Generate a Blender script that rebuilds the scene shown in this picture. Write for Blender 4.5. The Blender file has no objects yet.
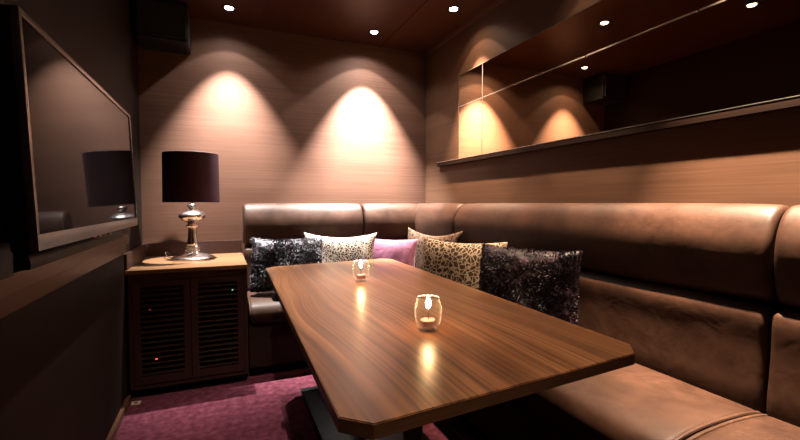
import bpy, bmesh, math, random
from mathutils import Vector, Matrix, noise
R = math.radians
PI = math.pi
scene = bpy.context.scene
COL = scene.collection
random.seed(4)

# ------------------------------------------------------------------ room figures (metres)
XL, XR, YB, YF, ZC = -0.50, 1.70, 3.40, -1.10, 2.42

KD = .55     # scales wood, leather and cloth colours down to cut bounced light
# ------------------------------------------------------------------ material helpers
class NT:
    def __init__(s, name):
        s.m = bpy.data.materials.new(name); s.m.use_nodes = True
        s.t = s.m.node_tree; s.n = s.t.nodes; s.l = s.t.links
        s.b = s.n['Principled BSDF']; s.out = s.n['Material Output']
    def node(s, typ, **kw):
        n = s.n.new(typ)
        for k, v in kw.items():
            if k.startswith('_'): n.inputs[k[1:].replace('_', ' ')].default_value = v
            else: setattr(n, k, v)
        return n
    def link(s, a, b): s.l.new(a, b)
    def coords(s, scale=(1, 1, 1), rot=(0, 0, 0), loc=(0, 0, 0), kind='Object'):
        tc = s.node('ShaderNodeTexCoord'); mp = s.node('ShaderNodeMapping')
        mp.inputs['Scale'].default_value = scale; mp.inputs['Rotation'].default_value = rot; mp.inputs['Location'].default_value = loc
        s.link(tc.outputs[kind], mp.inputs['Vector']); return mp.outputs['Vector']
    def noise(s, vec, scale, detail=4, rough=.55, dist=0):
        n = s.node('ShaderNodeTexNoise'); n.inputs['Scale'].default_value = scale; n.inputs['Detail'].default_value = detail
        n.inputs['Roughness'].default_value = rough; n.inputs['Distortion'].default_value = dist
        s.link(vec, n.inputs['Vector']); return n.outputs['Fac']
    def ramp(s, fac, stops, interp='LINEAR', k=1.):
        stops = [(p, tuple(q * k for q in c)) for p, c in stops]
        r = s.node('ShaderNodeValToRGB'); r.color_ramp.interpolation = interp
        e = r.color_ramp.elements
        while len(e) < len(stops): e.new(.5)
        for q, (p, c) in zip(e, stops): q.position = p; q.color = (*c, 1) if len(c) == 3 else c
        s.link(fac, r.inputs['Fac']); return r.outputs['Color']
    def mix(s, fac, a, b, mode='MIX'):
        n = s.node('ShaderNodeMix', data_type='RGBA', blend_type=mode)
        for v, i in ((fac, 0), (a, 6), (b, 7)):
            if hasattr(v, 'is_linked') or isinstance(v, bpy.types.NodeSocket): s.link(v, n.inputs[i])
            elif i == 0: n.inputs[0].default_value = v
            else: n.inputs[i].default_value = (*v, 1)
        return n.outputs[2]
    def math(s, op, a, b=0.0):
        n = s.node('ShaderNodeMath', operation=op)
        for i, v in enumerate((a, b)):
            if isinstance(v, bpy.types.NodeSocket): s.link(v, n.inputs[i])
            else: n.inputs[i].default_value = v
        return n.outputs[0]
    def bump(s, h, strength=.2, dist=.01):
        n = s.node('ShaderNodeBump'); n.inputs['Strength'].default_value = strength; n.inputs['Distance'].default_value = dist
        s.link(h, n.inputs['Height']); s.link(n.outputs['Normal'], s.b.inputs['Normal'])
    def set(s, **kw):
        for k, v in kw.items():
            i = s.b.inputs[k.replace('_', ' ')]
            if isinstance(v, bpy.types.NodeSocket): s.link(v, i)
            else: i.default_value = (*v, 1) if isinstance(v, tuple) and len(v) == 3 else v
        return s

def plain(name, col, rough=.5, metal=0., spec=.5, coat=0.):
    k = NT(name); k.set(Base_Color=col, Roughness=rough, Metallic=metal, Specular_IOR_Level=spec, Coat_Weight=coat)
    # faint dirt so that no surface is perfectly flat in tone
    n = k.noise(k.coords(), 35, 3)
    k.link(k.ramp(n, [(.3, tuple(c * .85 for c in col)), (.7, tuple(min(1, c * 1.12) for c in col))]), k.b.inputs['Base Color'])
    return k.m

def veneer(name, along, dark, light, rough=.42, streak=120, contrast=.75, spec=.12):
    """wood veneer with fine straight grain running along axis `along`"""
    k = NT(name)
    sc = [1.0, 1.0, 1.0]; fine = [streak] * 3; fine[along] = 1.1
    broad = [9.] * 3; broad[along] = .35
    tiny = [230.] * 3; tiny[along] = 5.
    f1 = k.noise(k.coords(tuple(fine)), 1, 5, .6, .15)
    f2 = k.noise(k.coords(tuple(broad)), 1, 3, .5, .3)
    f3 = k.noise(k.coords(tuple(tiny)), 1, 2, .5)
    v = k.math('ADD', k.math('MULTIPLY', f1, .55), k.math('ADD', k.math('MULTIPLY', f2, .30), k.math('MULTIPLY', f3, .15)))
    lo, hi = .5 - .16 / contrast, .5 + .16 / contrast
    col = k.ramp(v, [(lo, dark), (.5, tuple((a + b) / 2 for a, b in zip(dark, light))), (hi, light)], k=KD)
    k.set(Base_Color=col, Roughness=rough, Specular_IOR_Level=spec)
    k.bump(v, .08, .004)
    return k.m

def walnut(name):
    """table top: walnut with long wavy figure along Y"""
    k = NT(name)
    warp = k.noise(k.coords((1.8, .7, 1.8)), 1, 2, .5, .3)
    sx = k.node('ShaderNodeSeparateXYZ'); k.link(k.coords((1, 1, 1)), sx.inputs[0])
    x2 = k.math('ADD', sx.outputs['X'], k.math('MULTIPLY', k.math('SUBTRACT', warp, .5), .16))
    def grain(fx, fy, detail, rough):
        cb = k.node('ShaderNodeCombineXYZ'); k.link(k.math('MULTIPLY', x2, fx), cb.inputs[0]); k.link(k.math('MULTIPLY', sx.outputs['Y'], fy), cb.inputs[1])
        return k.noise(cb.outputs[0], 1, detail, rough)
    rings = grain(20., .34, 4, .6); streak = grain(105., .7, 3, .6); pores = grain(240., 6., 2, .5)
    base = k.ramp(rings, [(.36, (.24, .090, .031)), (.5, (.36, .145, .053)), (.64, (.52, .235, .096))], k=KD)
    line = k.ramp(streak, [(.34, (.42, .38, .34)), (.46, (.80, .79, .77)), (.62, (1.12, 1.12, 1.12))])
    fine = k.ramp(pores, [(.3, (.84, .83, .82)), (.6, (1.05, 1.05, 1.05))])
    col = k.mix(1., k.mix(1., base, line, 'MULTIPLY'), fine, 'MULTIPLY')
    k.set(Base_Color=col, Roughness=.30, Specular_IOR_Level=.36)
    return k.m

def leather(name, dark, light, rough=.38):
    k = NT(name)
    a = k.noise(k.coords((1, 1, 1)), 7, 5, .6, .5)
    b = k.noise(k.coords((1, 1, 1)), 55, 3, .6)
    v = k.math('ADD', k.math('MULTIPLY', a, .7), k.math('MULTIPLY', b, .3))
    k.set(Base_Color=k.ramp(v, [(.36, dark), (.64, light)], k=KD), Roughness=k.math('ADD', k.math('MULTIPLY', a, .22), rough + .04), Specular_IOR_Level=.18)
    w = k.noise(k.coords((1, 1, 1)), 9, 3, .5, 1.2)
    g = k.noise(k.coords((1, 1, 1)), 260, 2, .5)
    h = k.math('ADD', k.math('MULTIPLY', w, .8), k.math('MULTIPLY', g, .05))
    k.bump(h, .08, .02)
    return k.m

def carpet_mat():
    k = NT('burgundy carpet')
    a = k.noise(k.coords(), 420, 3, .7); b = k.noise(k.coords(), 26, 4, .6)
    v = k.math('ADD', k.math('MULTIPLY', a, .6), k.math('MULTIPLY', b, .4))
    k.set(Base_Color=k.ramp(v, [(.38, (.062, .0105, .0155)), (.5, (.130, .031, .047)), (.62, (.25, .070, .10))], k=KD), Roughness=.95, Specular_IOR_Level=.04)
    k.bump(v, .6, .01)
    return k.m

def plush(name, dark, mid, light, scale=30, sheen=.6, spec=.3, bump=1.0, rough=.6):
    k = NT(name)
    a = k.noise(k.coords(), scale, 4, .6, 1.5); b = k.noise(k.coords(), scale * 4, 3, .6, .6)
    v = k.math('ADD', k.math('MULTIPLY', a, .75), k.math('MULTIPLY', b, .25))
    k.set(Base_Color=k.ramp(v, [(.38, dark), (.52, mid), (.68, light)], k=KD), Roughness=rough, Specular_IOR_Level=spec, Sheen_Weight=sheen, Sheen_Roughness=.35,
          Sheen_Tint=(.75, .65, .8))
    if bump: k.bump(v, bump, .03)
    return k.m

def leopard(name, scale, cream, spot, core, lo=.10, hi=.2, cored=True):
    k = NT(name)
    wob = k.node('ShaderNodeTexNoise'); wob.inputs['Scale'].default_value = scale * .6
    c = k.coords(); k.link(c, wob.inputs['Vector'])
    mv = k.node('ShaderNodeMix', data_type='VECTOR'); mv.inputs[0].default_value = .035
    k.link(c, mv.inputs[4]); k.link(wob.outputs['Color'], mv.inputs[5])
    vo = k.node('ShaderNodeTexVoronoi', feature='DISTANCE_TO_EDGE'); vo.inputs['Scale'].default_value = scale
    k.link(mv.outputs[1], vo.inputs['Vector'])
    stops = [(lo, cream), (hi, spot), (hi + .12, spot)]
    if cored: stops.append((hi + .26, core))
    col = k.ramp(vo.outputs['Distance'], stops, k=KD)
    n = k.noise(k.coords(), 9, 3); col = k.mix(k.math('MULTIPLY', n, .35), col, tuple(q * .55 * KD for q in cream))
    k.set(Base_Color=col, Roughness=.85, Specular_IOR_Level=.05)
    h = k.noise(k.coords(), 160, 3); k.bump(h, .3, .006)
    return k.m

def emit(name, col, strength):
    k = NT(name); k.set(Base_Color=(0, 0, 0), Emission_Color=col, Emission_Strength=strength); return k.m

def clear_glass(name):
    k = NT(name); k.n.remove(k.b)
    fr = k.node('ShaderNodeLayerWeight'); fr.inputs['Blend'].default_value = .35
    pw = k.math('MULTIPLY', k.math('POWER', fr.outputs['Facing'], 3.6), .9)
    tr = k.node('ShaderNodeBsdfTransparent'); gl = k.node('ShaderNodeBsdfGlossy'); gl.inputs['Roughness'].default_value = .2
    ts = k.node('ShaderNodeBsdfTranslucent'); ts.inputs['Color'].default_value = (.9, .86, .82, 1)
    tr.inputs['Color'].default_value = (.98, .97, .96, 1)
    rim = k.node('ShaderNodeMixShader'); rim.inputs[0].default_value = .45; k.link(gl.outputs[0], rim.inputs[1]); k.link(ts.outputs[0], rim.inputs[2])
    mx = k.node('ShaderNodeMixShader'); k.link(k.math('ADD', pw, .012), mx.inputs[0]); k.link(tr.outputs[0], mx.inputs[1]); k.link(rim.outputs[0], mx.inputs[2])
    k.link(mx.outputs[0], k.out.inputs['Surface']); return k.m

M = {}
M['wall_x'] = veneer('wall veneer grain along the back wall', 0, (.088, .038, .022), (.19, .094, .062), .62)
M['wall_y'] = veneer('wall veneer grain along the side wall', 1, (.075, .034, .0185), (.155, .078, .044), .62)
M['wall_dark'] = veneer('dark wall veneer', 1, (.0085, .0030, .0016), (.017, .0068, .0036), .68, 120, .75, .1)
M['ceiling'] = veneer('reddish ceiling veneer', 1, (.045, .015, .008), (.085, .030, .016), .40, 40)
M['rail'] = veneer('wall rail veneer', 1, (.075, .030, .016), (.15, .066, .036), .36, 120, .75, .3)
M['cab'] = veneer('dark cabinet veneer', 2, (.036, .012, .008), (.075, .028, .018), .5, 120, .75, .25)
M['cab_slat'] = veneer('dark louvre veneer', 0, (.022, .0075, .0045), (.048, .018, .011), .8, 120, .75, .05)
M['cab_top'] = veneer('cabinet top veneer', 0, (.20, .092, .042), (.36, .19, .098), .30)
M['ledge'] = veneer('wall ledge veneer', 1, (.008, .0032, .0018), (.018, .0075, .004), .45, 120, .75, .1)
M['walnut'] = walnut('walnut table veneer')
M['edge'] = veneer('walnut table edge', 0, (.075, .028, .011), (.17, .068, .029), .4, 160)
M['leather'] = leather('brown mottled leather', (.034, .0138, .0072), (.074, .0315, .0175))
M['leather_dark'] = leather('dark brown leather base', (.028, .013, .009), (.055, .027, .019), .5)
M['piping'] = leather('brown leather piping', (.055, .025, .016), (.10, .048, .03))
M['carpet'] = carpet_mat()
M['plush'] = plush('black crushed plush with painted silver sheen', (.003, .0022, .0022), (.012, .009, .014), (.42, .34, .42), 30, .08, .4, 0, .45)  # pale stop paints the crushed pile's silver sheen into the colour
M['plush2'] = plush('plum black crushed plush', (.006, .0022, .0038), (.018, .008, .013), (.13, .062, .088), 22, .05, .2, 0, .5)  # lightest plum stop is pile highlight painted into the colour
M['leo_fine'] = leopard('fine leopard spots on cream', 60, (.78, .64, .52), (.022, .011, .008), (.05, .03, .025), .09, .14, False)
M['leo_pale'] = leopard('soft leopard spots on taupe', 40, (.13, .08, .055), (.022, .009, .006), (.05, .022, .014), .12, .20)
M['leo_big'] = leopard('large leopard spots with cream outlines', 40, (.60, .43, .29), (.016, .0048, .0022), (.060, .020, .009), .05, .12)
M['pink'] = plush('dusty pink velvet', (.20, .062, .115), (.28, .10, .165), (.36, .145, .215), 7, .5, .15, .12, .8)
M['chrome'] = plain('polished chrome', (.82, .79, .76), .09, 1.)
M['lamp_metal'] = plain('brushed silver lamp metal', (.86, .79, .74), .22, 1.)
M['silver'] = plain('satin silver', (.50, .46, .43), .28, 1.)
M['bezel'] = plain('dark gloss screen frame', (.15, .125, .115), .3, .7)
M['black'] = plain('black satin', (.006, .0055, .0055), .5, 0, .15)
M['black_gloss'] = plain('black gloss', (.008, .008, .009), .12)
M['iron'] = plain('black coated steel', (.030, .030, .034), .33, .3)
M['shade'] = plain('dark plum lampshade cloth', (.030, .007, .012), .75, 0, .2)
M['shade_in'] = plain('dark plum lampshade lining', (.05, .014, .02), .8, 0, .2)
M['wax'] = plain('pink wax', (.62, .22, .20), .45)
M['wick'] = plain('black wick', (.02, .015, .01), .8)
M['plate'] = plain('beige plate', (.42, .30, .18), .5)
M['cable'] = plain('dark lamp cable', (.02, .016, .014), .35)
M['flame'] = emit('candle flame', (1., .62, .28), 90.)
M['lens'] = emit('downlight lamp', (1., .93, .88), 25.)
M['red_led'] = emit('red indicator', (1., .12, .05), 1.6)
M['green_led'] = emit('pale green indicator', (.55, 1., .7), .8)
M['glass'] = clear_glass('clear tumbler glass')
M['rim_glass'] = plain('polished glass rim', (.75, .70, .66), .08, 0., .8)

def mirror_mat():
    k = NT('bronze tinted mirror')
    n = k.noise(k.coords(), 3, 2)
    k.set(Base_Color=k.ramp(n, [(.3, (.78, .56, .345)), (.7, (.82, .59, .365))]), Metallic=1., Roughness=.015); return k.m
M['mirror'] = mirror_mat()
def screen_mat():
    k = NT('dark glossy screen glass')
    n = k.noise(k.coords(), 4, 2)
    k.set(Base_Color=k.ramp(n, [(.3, (.006, .005, .007)), (.7, (.008, .007, .008))]), Roughness=.03, Specular_IOR_Level=.025); return k.m
M['screen'] = screen_mat()

# ------------------------------------------------------------------ object helpers
def obj(name, bm, mat, parent=None, smooth=True, loc=None, angle=35):
    bmesh.ops.recalc_face_normals(bm, faces=bm.faces)
    me = bpy.data.meshes.new(name); bm.to_mesh(me); bm.free()
    mats = mat if isinstance(mat, (list, tuple)) else [mat]
    for q in mats: me.materials.append(M[q] if isinstance(q, str) else q)
    if smooth:
        me.polygons.foreach_set('use_smooth', [True] * len(me.polygons))
        try: me.set_sharp_from_angle(angle=R(angle))
        except Exception: pass
    o = bpy.data.objects.new(name, me); COL.objects.link(o)
    if parent is not None: o.parent = parent
    if loc is not None: o.location = loc
    return o

def tag(o, label, cat, group=None):
    o['label'] = label; o['category'] = cat
    if group: o['group'] = group
    return o

def thing(name, label, cat, loc=(0, 0, 0), rot=(0, 0, 0), group=None):
    o = bpy.data.objects.new(name, None); COL.objects.link(o); o.empty_display_size = .05
    o.location = loc; o.rotation_euler = rot
    return tag(o, label, cat, group)

def struct(name, bm, mat, smooth=False):
    o = obj(name, bm, mat, None, smooth); o['kind'] = 'structure'; return o

def copy_tree(o, parent=None):
    c = o.copy(); COL.objects.link(c); c.parent = parent
    for ch in list(o.children): copy_tree(ch, c)
    return c

def box(bm, a, b, bev=0., seg=2):
    n = bmesh.new()
    bmesh.ops.create_cube(n, size=1)
    for v in n.verts: v.co = Vector([a[i] + (v.co[i] + .5) * (b[i] - a[i]) for i in range(3)])
    if bev > 0: bmesh.ops.bevel(n, geom=list(n.edges), offset=bev, segments=seg, affect='EDGES', profile=.7)
    me = bpy.data.meshes.new('tmp'); n.to_mesh(me); n.free(); bm.from_mesh(me); bpy.data.meshes.remove(me)
    return bm
def mkbox(a, b, bev=0., seg=2): return box(bmesh.new(), a, b, bev, seg)

def lathe(prof, seg=48, bm=None, axis=(0, 0), closed=False):
    bm = bm or bmesh.new(); rings = []
    for r, z in prof:
        if r < 1e-5: rings.append([bm.verts.new((axis[0], axis[1], z))])
        else: rings.append([bm.verts.new((axis[0] + r * math.cos(2 * PI * i / seg), axis[1] + r * math.sin(2 * PI * i / seg), z)) for i in range(seg)])
    pairs = list(zip(rings, rings[1:]))
    if closed: pairs.append((rings[-1], rings[0]))
    for a, b in pairs:
        for i in range(seg):
            j = (i + 1) % seg
            if len(a) == 1 and len(b) == 1: continue
            if len(a) == 1: bm.faces.new((a[0], b[i], b[j]))
            elif len(b) == 1: bm.faces.new((a[i], a[j], b[0]))
            else: bm.faces.new((a[i], a[j], b[j], b[i]))
    return bm

def smoothline(pts, n=6, closed=False):
    """Catmull-Rom through pts"""
    P = [Vector(p) for p in pts]; out = []; N = len(P)
    for i in range(N if closed else N - 1):
        g = lambda k: P[k % N] if closed else P[max(0, min(N - 1, k))]
        a, b, c, d = g(i - 1), g(i), g(i + 1), g(i + 2)
        for k in range(n):
            t = k / n
            out.append(.5 * ((2 * b) + (c - a) * t + (2 * a - 5 * b + 4 * c - d) * t * t + (3 * b - a - 3 * c + d) * t ** 3))
    if not closed: out.append(P[-1])
    return out

def tube(bm, pts, r, seg=10, cap=True):
    P = [Vector(p) for p in pts]; rings = []; up = Vector((0, 0, 1))
    for i, p in enumerate(P):
        t = (P[min(i + 1, len(P) - 1)] - P[max(i - 1, 0)]).normalized()
        s = t.cross(up)
        if s.length < .05: s = t.cross(Vector((1, 0, 0)))
        s.normalize(); u = s.cross(t).normalized()
        rings.append([bm.verts.new(p + r * (math.cos(2 * PI * k / seg) * s + math.sin(2 * PI * k / seg) * u)) for k in range(seg)])
    for a, b in zip(rings, rings[1:]):
        for k in range(seg): bm.faces.new((a[k], a[(k + 1) % seg], b[(k + 1) % seg], b[k]))
    if cap: bm.faces.new(rings[0]); bm.faces.new(list(reversed(rings[-1])))
    return bm

# ------------------------------------------------------------------ the setting
DOWNLIGHTS = [  # x, y, strength, beam width, colour, label
    (0.078, 3.134, 0.84, 1., (1.0, .97, .94), 'round recessed ceiling downlight above the table lamp'),
    (1.117, 3.130, 2.1, 1., (1.0, .97, .94), 'round recessed ceiling downlight above the middle of the back wall'),
    (1.485, 2.550, .78, .95, (1.0, .74, .52), 'round recessed ceiling downlight beside the right wall, nearest the corner above the mirror'),
    (1.475, 1.600, .45, .74, (1.0, .74, .52), 'round recessed ceiling downlight over the long right bench, second from the corner'),
    (1.475, 0.860, 1.65, .66, (1.0, .74, .52), 'round recessed ceiling downlight over the near right bench, third from the corner'),
    (0.760, 2.310, .04, 1., (1.0, .80, .64), 'round recessed ceiling downlight over the far end of the table'),
    (0.090, 1.720, .16, 1., (1.0, .88, .78), 'round recessed ceiling downlight over the left edge of the table'),
    (0.420, -0.150, .20, 1., (1.0, .86, .74), 'round recessed ceiling downlight out in front of the near end of the table'),
]
HOLE = .043
def ceiling():
    bm = mkbox((XL - .1, YF - .1, ZC), (XR + .1, YB + .1, ZC + .03))
    o = struct('ceiling', bm, 'ceiling')
    cut = bmesh.new()
    for x, y, *_ in DOWNLIGHTS:
        lathe([(0, ZC - .05), (HOLE, ZC - .05), (HOLE, ZC + .08), (0, ZC + .08)], 40, cut, (x, y))
    c = obj('cutter', cut, 'black')
    md = o.modifiers.new('holes', 'BOOLEAN'); md.object = c; md.operation = 'DIFFERENCE'; md.solver = 'EXACT'
    dg = bpy.context.evaluated_depsgraph_get(); dg.update()
    me = bpy.data.meshes.new_from_object(o.evaluated_get(dg)); o.modifiers.clear(); o.data = me
    bpy.data.objects.remove(c, do_unlink=True)
    return o
ceiling()
struct('floor', mkbox((XL - .1, YF - .1, -.05), (XR + .1, YB + .1, 0)), 'carpet')
struct('wall_back', mkbox((XL - .1, YB, 0), (XR + .1, YB + .1, ZC)), 'wall_x')
struct('wall_right', mkbox((XR, YF - .1, 0), (XR + .1, YB, ZC)), 'wall_y')
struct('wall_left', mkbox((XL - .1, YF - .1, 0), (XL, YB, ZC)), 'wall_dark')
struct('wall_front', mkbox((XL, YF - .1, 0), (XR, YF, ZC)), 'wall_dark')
# lower left panelling, its two-stepped rail, baseboard
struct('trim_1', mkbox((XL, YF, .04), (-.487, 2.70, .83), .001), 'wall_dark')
struct('trim_2', mkbox((XL, YF, .88), (-.462, 2.70, .93), .003), 'rail')
struct('trim_3', mkbox((XL, YF, .83), (-.474, 2.70, .878), .002), 'rail')
struct('baseboard_left', mkbox((XL, YF, 0), (-.470, 2.70, .038), .002), 'rail')
# black panel on the left wall short of the screen
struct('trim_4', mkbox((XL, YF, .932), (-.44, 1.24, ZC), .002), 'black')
# low upstand behind the cabinet, on the back wall and the left wall
struct('trim_5', mkbox((-.478, 3.378, .727), (.148, YB, .822), .002), 'cab')
struct('trim_6', mkbox((XL, 2.73, .727), (-.478, YB, .815), .002), 'cab')
# slim cornice along the right wall
struct('trim_7', mkbox((1.672, YF, 2.395), (XR, YB, ZC), .002), 'rail')
# seam batten in the ceiling boards
struct('trim_8', mkbox((1.262, YF, 2.4175), (1.268, YB, ZC)), 'wall_dark')

# ------------------------------------------------------------------ downlights
def lamp_light(name, power, col, beam=1., aim=(0, 0)):
    """spot lamp: narrow beam, softer spill, hard cut by the reflector rim"""
    L = bpy.data.lights.new(name, 'POINT'); L.energy = power; L.color = col; L.shadow_soft_size = .012
    L.use_nodes = True; t = L.node_tree; n = t.nodes; em = n['Emission']
    tc = n.new('ShaderNodeNewGeometry'); mg = n.new('ShaderNodeVectorMath'); mg.operation = 'DOT_PRODUCT'
    t.links.new(tc.outputs['Incoming'], mg.inputs[0]); mg.inputs[1].default_value = Vector((aim[0], aim[1], -1)).normalized()
    ac = n.new('ShaderNodeMath'); ac.operation = 'ARCCOSINE'; t.links.new(mg.outputs['Value'], ac.inputs[0])
    dv = n.new('ShaderNodeMath'); dv.operation = 'DIVIDE'; dv.inputs[1].default_value = PI / 2; t.links.new(ac.outputs[0], dv.inputs[0])
    rp = n.new('ShaderNodeValToRGB'); e = rp.color_ramp.elements
    stops = [(0, .70), (10, .74), (14, .72), (18, .60), (22, .45), (25, .32), (28, .15), (29.5, .075), (31.2, .018), (36, .0165), (41, .0155), (45, .0145), (47.5, .0048), (54, .0038), (59, .0022), (62, .0006), (66, 0.)]
    while len(e) < len(stops): e.new(.5)
    for q, (a, s) in zip(e, stops): q.position = a * beam / 90; q.color = (s, s, s, 1)
    t.links.new(dv.outputs[0], rp.inputs['Fac']); t.links.new(rp.outputs['Color'], em.inputs['Strength'])
    return L

def make_downlight():
    t = thing('ceiling_downlight', '', 'ceiling light')
    bez = lathe([(.034, .0), (.036, -.004), (.048, -.004), (.050, -.001), (.050, 0.0), (.042, .0005)], 40, closed=True)
    obj('trim_ring', bez, 'black', t)
    cup = lathe([(.0355, -.002), (.034, .004), (.030, .014), (.023, .024), (.014, .030), (.0135, .0312), (.0235, .0255), (.031, .015), (.0352, .004)], 40, closed=True)
    obj('reflector', cup, 'chrome', t)
    bulb = lathe([(0, -.007), (.010, -.006), (.019, -.002), (.024, .004), (.024, .012), (0, .014)], 32)
    obj('bulb', bulb, 'lens', t)
    return t
proto = make_downlight()
for i, (x, y, s, beam, col, lab) in enumerate(DOWNLIGHTS):
    d = proto if i == 0 else copy_tree(proto)
    d.location = (x, y, ZC); d['label'] = lab; d['group'] = 'recessed ceiling downlights'
    L = bpy.data.objects.new('downlight_beam', lamp_light('downlight beam', 2000 * s, col, beam, (0, .14) if y > 3 else (.14, 0) if y > 2.4 else (.10, 0) if x > 1.4 else (0, 0))); COL.objects.link(L)
    L.location = (x, y, ZC - .012)

# ------------------------------------------------------------------ banquette
ROLL = [(.02, .80), (.018, .93), (.022, 1.05), (.045, 1.086), (.09, 1.100), (.135, 1.090), (.170, 1.055), (.192, 1.00), (.198, .95), (.194, .89), (.184, .835), (.166, .800), (.13, .786), (.07, .784)]
PANEL = [(.02, .45), (.018, .62), (.022, .75), (.06, .780), (.13, .785), (.180, .778), (.198, .748), (.200, .66), (.206, .57), (.212, .50), (.205, .45), (.15, .432), (.07, .432)]
SEAT = [(.17, .36), (.168, .42), (.19, .464), (.26, .480), (.38, .486), (.49, .483), (.57, .472), (.622, .452), (.648, .420), (.655, .385), (.645, .352), (.61, .342), (.4, .342), (.25, .342)]

def loft(profile, length, er=.028, puff=.0, seed=0, wr=.0, nlen=None):
    """upholstered pad: profile (d,z) swept along +s for `length`, both ends rolled in"""
    prof = smoothline([(p[0], p[1], 0) for p in profile], 4, True)
    N = len(prof); cen = sum(prof, Vector()) / N
    nrm = []
    for i in range(N):
        t = (prof[(i + 1) % N] - prof[i - 1]).normalized(); n = Vector((t.y, -t.x, 0))
        nrm.append(n)
    # make normals outward
    if sum(n.dot(p - cen) for n, p in zip(nrm, prof)) < 0: nrm = [-n for n in nrm]
    k = 7
    ends = [er * (1 - math.cos(PI / 2 * i / k)) for i in range(k + 1)]
    nmid = nlen or max(6, int(length / .04))
    S = ends + [er + (length - 2 * er) * i / nmid for i in range(1, nmid)] + [length - e for e in reversed(ends)]
    bm = bmesh.new(); rings = []
    for s in S:
        e = min(s, length - s)
        off = 0 if e >= er else er - math.sqrt(max(0, er * er - (er - e) ** 2))
        # fullness: slight dip towards seams
        dip = puff * math.exp(-e / .09)
        ring = []
        for i in range(N):
            w = 0
            if wr:
                q = prof[i]
                w = wr * (noise.noise(Vector((q.x * 5 + seed, q.y * 5, s * 2.2))) + .5 * noise.noise(Vector((q.x * 11, q.y * 11 + seed, s * 6))))
            p = prof[i] + nrm[i] * (w - off - dip)
            ring.append(bm.verts.new((s, -p.x, p.y)))       # local: x along, -y into room, z up
        rings.append(ring)
    for a, b in zip(rings, rings[1:]):
        for i in range(N): bm.faces.new((a[i], a[(i + 1) % N], b[(i + 1) % N], b[i]))
    bm.faces.new(rings[0]); bm.faces.new(list(reversed(rings[-1])))
    return bm

def pipe_ring(profile, s, r=.0055, off=-.006, lo=0, hi=1):
    prof = smoothline([(p[0], p[1], 0) for p in profile], 4, True); N = len(prof)
    cen = sum(prof, Vector()) / N
    pts = []
    for i in range(int(lo * N), int(hi * N) + 1):
        p = prof[i % N]; t = (prof[(i + 1) % N] - prof[(i - 1) % N]).normalized(); n = Vector((t.y, -t.x, 0))
        if n.dot(p - cen) < 0: n = -n
        q = p + n * off; pts.append(Vector((s, -q.x, q.y)))
    return tube(bmesh.new(), pts, r, 8)

def xform(bm, m): bmesh.ops.transform(bm, matrix=m, verts=bm.verts); return bm

# frames: local x along the wall, local -y into the room
def frame_back(x0): return Matrix.Translation((x0, YB, 0))
def frame_right(y0): return Matrix.Translation((XR, y0, 0)) @ Matrix.Rotation(-PI / 2, 4, 'Z')   # local +x -> world -Y

def bench(name, label, fr, length, seat_from=0., seed=0):
    t = thing(name, label, 'bench', loc=fr.translation, rot=fr.to_euler())
    g = .002
    obj('backrest_roll', loft(ROLL, length - 2 * g, .022, .006, seed, .0012), 'leather', t, loc=(g, 0, 0))
    obj('back_cushion', loft(PANEL, length - 2 * g, .024, .006, seed + 3, .0012), 'leather', t, loc=(g, 0, 0))
    obj('seat_cushion', loft(SEAT, length - seat_from - 2 * g, .026, .004, seed + 7, .0024), 'leather', t, loc=(g + seat_from, 0, 0))
    for s in (.010, length - .010):
        obj('piping', pipe_ring(SEAT, s + (seat_from if s < .1 else 0), .006, -.008, .12, .62), 'piping', t)
    obj('base', mkbox((seat_from + .004, -.625, .06), (length - .004, -.03, .345), .006), 'leather_dark', t)
    obj('plinth', mkbox((seat_from + .01, -.575, 0), (length - .01, -.05, .06)), 'black', t)
    return t

bench('banquette_bench', 'brown leather back-wall bench next to the cabinet, behind the black plush cushion', frame_back(.152), .905, seed=1)
YC = 2.58
bench('banquette_bench', 'long brown leather bench on the right wall beside the table', frame_right(YC), YC - .72, seed=5)
bench('banquette_bench', 'brown leather bench at the right edge of the picture, nearest the viewer', frame_right(.72), .72 + .9, seed=9)
# corner unit
ct = thing('corner_banquette', 'brown leather corner unit of the bench where the back and right walls meet', 'bench', loc=(1.06, YB, 0))
obj('backrest_roll', loft(ROLL, .513, .022, .006, 21, .0022), 'leather', ct, loc=(.002, 0, 0))
o = obj('backrest_roll', loft(ROLL, .795, .022, .006, 23, .0022), 'leather', ct); o.location = (.64, -.022, 0); o.rotation_euler = (0, 0, -PI / 2)
obj('back_cushion', loft(PANEL, .430, .024, .006, 25, .0024), 'leather', ct, loc=(.002, 0, 0))
o = obj('back_cushion', loft(PANEL, .795, .024, .006, 27, .0024), 'leather', ct); o.location = (.64, -.022, 0); o.rotation_euler = (0, 0, -PI / 2)
obj('seat_cushion', loft(SEAT, .436, .026, .004, 29, .0024), 'leather', ct, loc=(.002, 0, 0))
o = obj('seat_cushion', loft([(max(p[0], .17), p[1]) for p in SEAT][:7] + [(.60, .46), (.60, .40), (.6, .352), (.55, .342), (.4, .342), (.25, .342)], .60, .02, .003, 31, .0024), 'leather', ct)
o.location = (.64, -.218, 0); o.rotation_euler = (0, 0, -PI / 2)
cb = mkbox((.004, -.625, .06), (.63, -.03, .340), .006); box(cb, (.06, -.81, .06), (.63, -.60, .340), .006)
obj('base', cb, 'leather_dark', ct)
cb = mkbox((.01, -.575, 0), (.62, -.05, .06)); box(cb, (.08, -.80, 0), (.62, -.5, .06))
obj('plinth', cb, 'black', ct)

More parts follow.
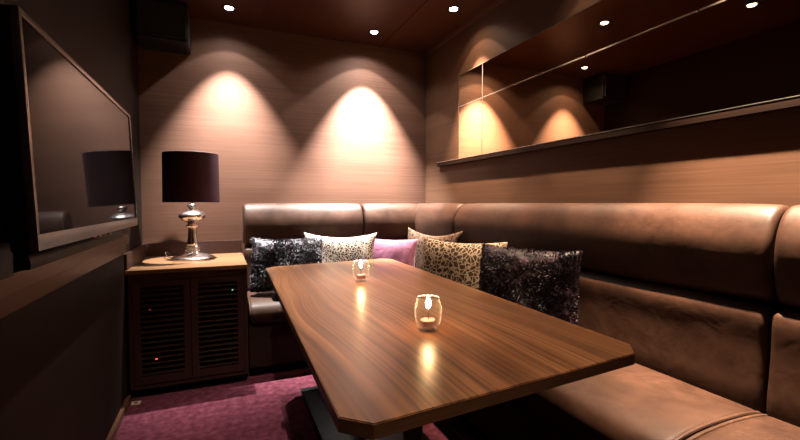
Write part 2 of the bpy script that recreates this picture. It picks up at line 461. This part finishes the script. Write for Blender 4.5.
# ------------------------------------------------------------------ cushions
def pillow_bm(w, h, t, seed, fur=0., n=44, pinch=.06, sag=.0):
    bm = bmesh.new(); sides = []
    for sg in (1, -1):
        g = []
        for i in range(n + 1):
            row = []
            for j in range(n + 1):
                u, v = -1 + 2 * i / n, -1 + 2 * j / n
                # edges bow inwards, corners stay as ears
                x = w / 2 * u * (1 - pinch * (1 - v * v) * abs(u) ** 3)
                y = h / 2 * v * (1 - pinch * (1 - u * u) * abs(v) ** 3)
                th = (max(0, (1 - u ** 4)) * max(0, (1 - v ** 4))) ** .55
                z = sg * t / 2 * th
                p = Vector((x * 6 + seed, y * 6, sg * .7))
                z += sg * th * .012 * noise.noise(p)
                y -= sag * (1 - u * u) * (v + 1) / 2
                if fur:
                    q = Vector((x * 26 + seed, y * 26, z * 26)); q2 = Vector((x * 70 + seed, y * 70, z * 70))
                    d = fur * (noise.noise(q) + .6 * noise.noise(q2))
                    z += sg * d * (.25 + .75 * th); x += .5 * fur * noise.noise(q + Vector((9, 0, 0))); y += .5 * fur * noise.noise(q + Vector((0, 9, 0)))
                row.append((x, y, z))
            g.append(row)
        sides.append(g)
    V = {}
    for k in (0, 1):
        for i in range(n + 1):
            for j in range(n + 1):
                edge = i in (0, n) or j in (0, n)
                if edge and k == 1: V[k, i, j] = V[0, i, j]
                else: V[k, i, j] = bm.verts.new(sides[k][i][j])
    for k in (0, 1):
        for i in range(n):
            for j in range(n):
                q = [V[k, i, j], V[k, i + 1, j], V[k, i + 1, j + 1], V[k, i, j + 1]]
                bm.faces.new(q if k == 0 else q[::-1])
    return bm

def add_tufts(bm, count, length, seed):
    """short curled pile all over a plush cushion"""
    rnd = random.Random(seed); faces = [f for f in bm.faces]; 
    bm.normal_update()
    area = [f.calc_area() for f in faces]
    picks = rnd.choices(faces, area, k=count); todo = []
    for f in picks:
        vs = [v.co for v in f.verts]; a, b = rnd.random(), rnd.random()
        p = vs[0].lerp(vs[1], a).lerp(vs[3].lerp(vs[2], a), b)
        todo.append((p, f.normal.copy()))
    for p, n in todo:
        # pile direction swirls across the cloth
        sw = noise.noise_vector(Vector((p.x * 9 + seed, p.y * 9, p.z * 9))) * 1.5 + Vector((rnd.uniform(-.5, .5), rnd.uniform(-.5, .5), rnd.uniform(-.5, .5)))
        d = (n * .9 + sw).normalized(); side = d.cross(n + Vector((rnd.uniform(-.6, .6), rnd.uniform(-.6, .6), 0)))
        if side.length < 1e-3: continue
        side.normalize(); L = length * rnd.uniform(.6, 1.25); w = length * rnd.uniform(.10, .20)
        q = p - n * .002; m = q + d * L * .55; e = q + d * L * .85 + sw.normalized() * L * .35
        A = bm.verts.new(q + side * w); B = bm.verts.new(q - side * w); Cc = bm.verts.new(m + side * w * .9); D = bm.verts.new(m - side * w * .9); E = bm.verts.new(e)
        bm.faces.new((A, B, D, Cc)); bm.faces.new((Cc, D, E))

def pillow(label, a, b, ztop, h, t, mat, tilt=16, seed=0, fur=0., pinch=.06, roll=0, sag=0.):
    """a, b: plan positions of the left and right ends of the top edge; leans back by tilt"""
    A, B = Vector((*a, 0)), Vector((*b, 0)); w = (B - A).length
    ex = (B - A).normalized(); face = Vector((ex.y, -ex.x, 0))          # horizontal normal towards the viewer
    ey = (Vector((0, 0, 1)) * math.cos(R(tilt)) - face * math.sin(R(tilt))).normalized()
    ez = ex.cross(ey).normalized()
    top = (A + B) / 2 + Vector((0, 0, ztop)); cen = top - ey * h / 2
    m = Matrix((ex, ey, ez)).transposed().to_4x4(); m.translation = cen
    m = m @ Matrix.Rotation(R(roll), 4, 'Z')
    bm = pillow_bm(w, h, t, seed, fur, 60 if fur else 44, pinch, sag)
    bmesh.ops.recalc_face_normals(bm, faces=bm.faces)
    if fur: add_tufts(bm, 20000, fur * 2.3, seed)
    o = obj('throw_cushion', bm, mat, None, True, angle=180); o.matrix_world = m
    return tag(o, label, 'cushion')

pillow('black plush cushion with painted silver highlights at the left end of the bench, beside the cabinet', (.195, 3.03), (.655, 2.912), .862, .365, .125, 'plush', 14, 1, .006, .04, 0, .012)
pillow('cream cushion with fine dark leopard spots, between the black plush and pink cushions', (.565, 3.115), (1.04, 2.865), .886, .40, .12, 'leo_fine', 13, 2, 0, .09, 0, .02)
pillow('plain dusty pink velvet cushion in the middle of the bench', (.985, 3.10), (1.30, 2.725), .842, .355, .11, 'pink', 10, 3, 0, .05, 0, .006)
pillow('brownish spotted cushion tucked into the corner, only its two upper corners showing', (1.335, 2.97), (1.487, 2.42), .915, .42, .085, 'leo_pale', 8, 4, 0, .10, 0, .03)
pillow('leopard cushion with large cream-outlined spots, leaning behind the plum black cushion', (1.165, 2.355), (1.455, 1.895), .888, .40, .12, 'leo_big', 12, 5, 0, .07, 0, .01)
pillow('plum black plush cushion on the right bench, nearest the viewer', (1.225, 1.80), (1.457, 1.378), .892, .392, .13, 'plush2', 12, 6, .005, .04, 0, .008)

# ------------------------------------------------------------------ dining table
TZ = .72
quad = [(.186, .668), (1.012, .740), (1.072, 2.705), (.243, 2.605)]
def chamfer(q, c):
    out = []
    for i, p in enumerate(q):
        p = Vector(p); a = Vector(q[i - 1]); b = Vector(q[(i + 1) % 4])
        out += [p + (a - p).normalized() * c, p + (b - p).normalized() * c]
    return out
poly = chamfer(quad, .052)
table = thing('dining_table', 'long walnut pedestal table with clipped corners in front of the L-shaped bench', 'table', loc=(.63, 1.68, 0))
bm = bmesh.new()
lo = [bm.verts.new((p.x - .63, p.y - 1.68, TZ - .028)) for p in poly]; hi = [bm.verts.new((p.x - .63, p.y - 1.68, TZ)) for p in poly]
bm.faces.new(hi); bm.faces.new(lo[::-1])
for i in range(len(poly)):
    j = (i + 1) % len(poly); f = bm.faces.new((lo[i], lo[j], hi[j], hi[i])); f.material_index = 1
bmesh.ops.bevel(bm, geom=[e for e in bm.edges if all(v.co.z > TZ - .001 for v in e.verts)], offset=.0022, segments=2, affect='EDGES')
obj('tabletop', bm, ['walnut', 'edge'], table, False)
obj('base_plate', mkbox((-.215, -.78, 0), (.240, .775, .018), .004), 'iron', table)
for yc in (-.32, .32):
    obj('column', lathe([(0, .016), (.036, .016), (.036, .66), (0, .66)], 32, axis=(.0, yc)), 'iron', table)
    a = bmesh.new()
    for sx in (-1, 1):   # tapered arm that carries the top
        vs = []
        for (dx, zb) in ((.02, .585), (.415 if sx < 0 else .36, .655)):
            for yy in (-.03, .03):
                vs.append((a.verts.new((sx * dx, yc + yy, zb)), a.verts.new((sx * dx, yc + yy, TZ - .029))))
        (b0, t0), (b1, t1), (b2, t2), (b3, t3) = vs
        for f in ((b0, b1, b3, b2), (t0, t1, t3, t2), (b0, b1, t1, t0), (b2, b3, t3, t2), (b0, b2, t2, t0), (b1, b3, t3, t1)): a.faces.new(f)
    obj('support_arm', a, 'iron', table, False)

# ------------------------------------------------------------------ candles
def make_candle():
    t = thing('candle_holder', '', 'candle')
    prof = [(0, 0.002), (.024, 0.0), (.029, .003), (.0325, .012), (.0385, .030), (.0415, .050), (.0405, .070), (.0365, .088), (.0345, .098), (.0335, .0985), (.0330, .0975),
            (.0350, .087), (.0388, .069), (.0396, .050), (.0366, .031), (.0305, .016), (.027, .013), (0, .012)]
    obj('glass', lathe(prof, 48), 'glass', t)
    obj('rim', lathe([(.0326 + .0013 * math.cos(q * PI / 4), .0983 + .0013 * math.sin(q * PI / 4)) for q in range(8)], 48, closed=True), 'rim_glass', t)
    obj('wax', lathe([(0, .0135), (.022, .0135), (.0225, .016), (.0225, .030), (.020, .0325), (.012, .0315), (0, .031)], 32), 'wax', t)
    obj('wick', lathe([(0, .030), (.0013, .030), (.0012, .070), (0, .071)], 10), 'wick', t)
    obj('flame', lathe([(0, .064), (.0045, .067), (.0078, .074), (.0082, .081), (.0060, .092), (.0022, .102), (0, .106)], 20), 'flame', t)
    return t
cands = [(.568, 1.117, 'lit candle in a clear glass tumbler on the near half of the table'), (.627, 1.956, 'lit candle in a clear glass tumbler at the far end of the table')]
c0 = make_candle()
for i, (x, y, lab) in enumerate(cands):
    c = c0 if i == 0 else copy_tree(c0)
    c.location = (x, y, TZ); c['label'] = lab; c['group'] = 'candle glasses on the table'
    L = bpy.data.lights.new('candle glow', 'POINT'); L.energy = 1.7; L.color = (1., .55, .25); L.shadow_soft_size = .012
    lo_ = bpy.data.objects.new('candle_glow', L); COL.objects.link(lo_); lo_.location = (x, y, TZ + .082)

# ------------------------------------------------------------------ louvred cabinet
CY, CZ, CX0, CX1 = 2.72, .727, -.475, .147
cab = thing('louvred_cabinet', 'low dark wooden cabinet with two louvred doors under the table lamp', 'cabinet', loc=((CX0 + CX1) / 2, CY, 0))
cx = (CX0 + CX1) / 2
def loc(p): return (p[0] - cx, p[1] - CY, p[2])
def cbox(a, b, bev=0.): return mkbox(loc(a), loc(b), bev)
YBK = YB - .005
obj('top', cbox((CX0 - .01, CY - .012, CZ - .022), (CX1 + .001, YBK, CZ), .002), 'cab_top', cab)
body = cbox((CX0, CY, .05), (CX0 + .02, YBK, CZ - .022))
box(body, loc((CX1 - .02, CY, .05)), loc((CX1, YBK, CZ - .022)))
box(body, loc((CX0 + .02, CY, .05)), loc((CX1 - .02, YBK, .07)))
box(body, loc((CX0 + .02, YBK - .01, .07)), loc((CX1 - .02, YBK, CZ - .022)))
box(body, loc((CX0 + .02, CY, CZ - .060)), loc((CX1 - .02, CY + .02, CZ - .022)))
obj('carcass', body, 'cab', cab, False)
obj('plinth', cbox((CX0 + .01, CY + .04, 0), (CX1 - .01, YBK - .1, .05)), 'black', cab)
mid = cx
for (a, b) in ((CX0 + .022, mid - .002), (mid + .002, CX1 - .022)):
    z0, z1, st = .075, CZ - .064, .036
    fr = bmesh.new()
    box(fr, loc((a, CY - .003, z0)), loc((a + st, CY + .019, z1)), .0015)
    box(fr, loc((b - st, CY - .003, z0)), loc((b, CY + .019, z1)), .0015)
    box(fr, loc((a + st, CY - .003, z0)), loc((b - st, CY + .019, z0 + .045)), .0015)
    box(fr, loc((a + st, CY - .003, z1 - .035)), loc((b - st, CY + .019, z1)), .0015)
    d = obj('door', fr, 'cab', cab, False)
    sl = bmesh.new(); n = 17; zz0, zz1 = z0 + .045, z1 - .035
    for k in range(n):
        zc = zz0 + (k + .5) * (zz1 - zz0) / n
        s = mkbox((a + st - cx, -.013, -.003), (b - st - cx, .013, .003), .001)
        xform(s, Matrix.Translation((0, .008, zc)) @ Matrix.Rotation(R(38), 4, 'X'))
        me = bpy.data.meshes.new('t'); s.to_mesh(me); s.free(); sl.from_mesh(me); bpy.data.meshes.remove(me)
    obj('louvre_panel', sl, 'cab_slat', d, False)
def led(px, pz, mat, w):
    o = obj('indicator_light', mkbox((px - cx - w, -.006, pz - .003), (px - cx + w, .001, pz + .003), .001), mat, cab)
led(-.345, .215, 'red_led', .006); led(.062, .577, 'green_led', .004)
obj('indicator_light', mkbox((-.372 - cx - .005, -.0055, .497), (-.372 - cx + .005, .001, .502), .001), emit('dim red indicator', (1., .1, .04), .25), cab)

# ------------------------------------------------------------------ table lamp
lamp = thing('table_lamp', 'table lamp with dark plum drum shade and turned chrome base on the cabinet', 'lamp', loc=(-.172, 3.135, CZ))
foot = [(0, 0), (.125, 0), (.131, .004), (.131, .010), (.124, .017), (.100, .024), (.072, .031), (.052, .041), (.044, .052), (.046, .060), (.043, .066), (.034, .070), (0, .070)]
obj('base', lathe(smoothline([(r, z, 0) for r, z in foot[1:-1]], 3) and [(0, 0)] + [(p.x, p.y) for p in smoothline([(r, z, 0) for r, z in foot[1:-1]], 3)] + [(0, .070)], 64), 'lamp_metal', lamp)
st = [(.030, .068), (.040, .074), (.043, .080), (.040, .087), (.033, .092), (.0345, .10), (.031, .13), (.0275, .17), (.026, .205), (.030, .213), (.040, .219), (.041, .226), (.033, .234), (.030, .243),
      (.045, .252), (.068, .264), (.082, .279), (.084, .292), (.074, .306), (.050, .319), (.028, .327), (.019, .333), (.018, .338), (.024, .345), (.028, .354), (.024, .364), (.015, .370), (.011, .376), (.010, .41)]
obj('stem', lathe([(0, .068)] + [(p.x, p.y) for p in smoothline([(r, z, 0) for r, z in st], 3)] + [(0, .41)], 64), 'lamp_metal', lamp)
so = lathe([(0, .41), (.018, .41), (.018, .47), (.013, .475), (0, .475)], 24)
obj('lamp_holder', so, 'black', lamp)
bulb = smoothline([(.0135, .474, 0), (.016, .49, 0), (.028, .52, 0), (.030, .54, 0), (.022, .56, 0), (.001, .572, 0)], 4)
obj('bulb', lathe([(0, .474)] + [(p.x, p.y) for p in bulb] + [(0, .572)], 24), plain('unlit white bulb', (.55, .52, .5), .4), lamp)
z0, z1, r0, r1 = .378, .700, .170, .167
shade = lathe([(r0, z0), (r0 + .002, z0 + .002), (r1 + .002, z1 - .002), (r1, z1), (r1 - .003, z1 - .002), (r0 - .003, z0 + .002)], 72, closed=True)
sh = obj('lamp_shade', shade, 'shade', lamp)
carrier = bmesh.new()
for k in range(3):
    a = k * 2 * PI / 3 + .4
    tube(carrier, [(.016 * math.cos(a), .016 * math.sin(a), .415), (.168 * math.cos(a), .168 * math.sin(a), .395)], .0022, 8)
obj('shade_carrier', carrier, 'silver', sh)
cab_pts = smoothline([(-.118, .02, .008), (-.145, .045, .012), (-.165, .09, .02), (-.175, .13, .035), (-.168, .17, .03), (-.15, .22, .006)], 6)
obj('power_cord', tube(bmesh.new(), cab_pts, .0035, 8), 'cable', lamp)

# ------------------------------------------------------------------ television
TVX = -.366
tv = thing('television', 'wide flat screen hung on the left wall, mirroring the lamp', 'television', loc=(TVX, 1.745, .995), rot=(0, 0, 0))
# local: y along the wall, z up, +x out of the wall; lower edge stands out a little
tilt = Matrix.Rotation(R(-2.3), 4, 'Y')
W2, H = .600, .520
obj('housing', xform(mkbox((-.045, -W2, 0), (-.006, W2, H), .006), tilt), 'black', tv)
f = bmesh.new(); bw = .014
box(f, (-.012, -W2, 0), (.004, W2, .036), .002); box(f, (-.012, -W2, H - bw), (.004, W2, H), .002)
box(f, (-.012, -W2, .036), (.004, -W2 + bw, H - bw), .002); box(f, (-.012, W2 - bw, .036), (.004, W2, H - bw), .002)
obj('bezel', xform(f, tilt), 'bezel', tv)
obj('screen', xform(mkbox((-.008, -W2 + bw, .036), (.000, W2 - bw, H - bw)), tilt), 'screen', tv, False)
br = mkbox((XL - TVX + .002, -.18, .12), (-.04, .18, .40), .003)
obj('wall_bracket', br, 'black', tv)

# ------------------------------------------------------------------ black bar under the screen
sb = thing('sound_bar', 'long black glossy bar on the rail under the flat screen', 'speaker', loc=(-.455, 1.85, .93))
prof = smoothline([(-.028, .0, 0), (-.030, .022, 0), (-.012, .038, 0), (.002, .036, 0), (.010, .02, 0), (.009, .0, 0)], 4)
b = bmesh.new(); rings = []
for yy in (-.50, -.49, .0, .61, .62):
    k = .9 if abs(yy) > .615 else 1
    rings.append([b.verts.new((p.x * k, yy, p.y * k)) for p in prof])
for r1_, r2_ in zip(rings, rings[1:]):
    for i in range(len(prof) - 1): b.faces.new((r1_[i], r1_[i + 1], r2_[i + 1], r2_[i]))
    b.faces.new((r1_[-1], r1_[0], r2_[0], r2_[-1]))
b.faces.new(rings[0]); b.faces.new(rings[-1][::-1])
obj('housing', b, 'black', sb)
for yy in (.12, .20, .27, .36):
    kn = lathe([(0, 0), (.011, 0), (.012, .003), (.011, .009), (.009, .011), (0, .011)], 20)
    xform(kn, Matrix.Translation((-.002, yy, .035)) @ Matrix.Rotation(R(25), 4, 'Y'))
    obj('glint_disc', kn, 'chrome', sb)  # chrome discs added to stand in for glints along the bar

# ------------------------------------------------------------------ tinted mirror and ledge on the right wall
mir = thing('wall_mirror', 'long dark bronze mirror in four panes on the right wall above the ledge', 'mirror', loc=(XR, 1.0, 1.435))
MY1, MYD, MY0 = 2.815, 2.50, -.95; MZ0, MZD, MZ1 = 1.436, 1.832, 2.068
for (ya, yb) in ((MYD, MY1), (MY0, MYD)):
    for (za, zb) in ((MZ0, MZD), (MZD, MZ1)):
        obj('mirror_pane', mkbox((-.012, ya + .0025 - 1, za + .0025 - 1.435), (-.001, yb - .0025 - 1, zb - .0025 - 1.435), .0015, 1), 'mirror', mir, False)
fr = bmesh.new()
box(fr, (-.0125, MY0 - 1, MZD - .003 - 1.435), (-.001, MY1 - 1, MZD + .003 - 1.435))
box(fr, (-.0125, MYD - .003 - 1, .001), (-.001, MYD + .003 - 1, MZ1 - 1.435))
box(fr, (-.0135, MY1 - .0025 - 1, .001), (-.001, MY1 + .001 - 1, MZ1 - 1.435))
box(fr, (-.0135, MY0 - 1, MZ1 - .0025 - 1.435), (-.001, MY1 - 1, MZ1 + .0005 - 1.435))
obj('divider_strip', fr, 'bezel', mir, False)
for yy in (2.14, 1.6, 1.06, .52):
    obj('stud', lathe([(0, 0), (.006, 0), (.006, .003), (.003, .005), (0, .005)], 16), 'chrome', mir).matrix_local = Matrix.Translation((-.0125, yy - 1, MZD - 1.435)) @ Matrix.Rotation(-PI / 2, 4, 'Y')
lg = thing('wall_ledge', 'narrow wooden ledge along the right wall under the dark mirror', 'shelf', loc=(XR, 1.0, 1.40))
obj('board', mkbox((-.028, YF + .02 - 1, .004), (-.0005, 3.135 - 1, .036), .0015), 'ledge', lg, False)
obj('edge_strip', mkbox((-.0295, MY0 - 1, .0335), (-.0255, 3.136 - 1, .0375), .001), 'silver', lg, False)

# ------------------------------------------------------------------ speaker high in the corner, floor plate, handle
sp = thing('wall_speaker', 'black box speaker high in the dark corner left of the first ceiling light', 'speaker', loc=(-.32, 3.25, 2.15))
obj('cabinet', mkbox((-.165, -.12, 0), (.150, .148, .255), .03, 4), 'black', sp)
obj('grille', mkbox((-.145, -.126, .02), (.130, -.118, .235), .012, 3), plain('black speaker cloth', (.008, .008, .008), .9), sp)
fp = thing('socket_plate', 'small beige plate on the carpet edge at the left foot of the cabinet', 'socket', loc=(-.440, 2.655, 0))
obj('plate', mkbox((-.022, -.018, 0), (.022, .018, .008), .003), 'plate', fp)
obj('socket', lathe([(0, .008), (.009, .008), (.008, .0095), (0, .0095)], 16), 'black', fp)
ph = thing('pull_handle', 'small black pull handle low on the left wall panelling', 'handle', loc=(-.487, 1.62, .30))
obj('grip', tube(bmesh.new(), [(.0, -.07, 0), (.022, -.065, 0), (.026, -.05, 0), (.026, .05, 0), (.022, .065, 0), (0, .07, 0)], .006, 10), 'bezel', ph)

# ------------------------------------------------------------------ world, camera, view
w = bpy.data.worlds.new('World'); scene.world = w; w.use_nodes = True
w.node_tree.nodes['Background'].inputs[0].default_value = (.02, .015, .012, 1)
w.node_tree.nodes['Background'].inputs[1].default_value = .1
cam = bpy.data.cameras.new('Camera'); co = bpy.data.objects.new('Camera', cam); COL.objects.link(co)
cam.sensor_width = 36; cam.sensor_fit = 'HORIZONTAL'; cam.lens = 422 * 36 / 800; cam.clip_start = .02
yaw, pit = R(23.1), R(2.3)
fwd = Vector((math.sin(yaw) * math.cos(pit), math.cos(yaw) * math.cos(pit), -math.sin(pit)))
co.location = (0, 0, 1.10); co.rotation_euler = fwd.to_track_quat('-Z', 'Y').to_euler()
scene.camera = co
vs = scene.view_settings; vs.view_transform = 'Standard'; vs.look = 'None'; vs.gamma = 1; vs.use_curve_mapping = False; vs.exposure = 0
scene.cycles.use_denoising = True
scene.cycles.max_bounces = 10; scene.cycles.diffuse_bounces = 3; scene.cycles.caustics_refractive = False; scene.cycles.sample_clamp_indirect = 6
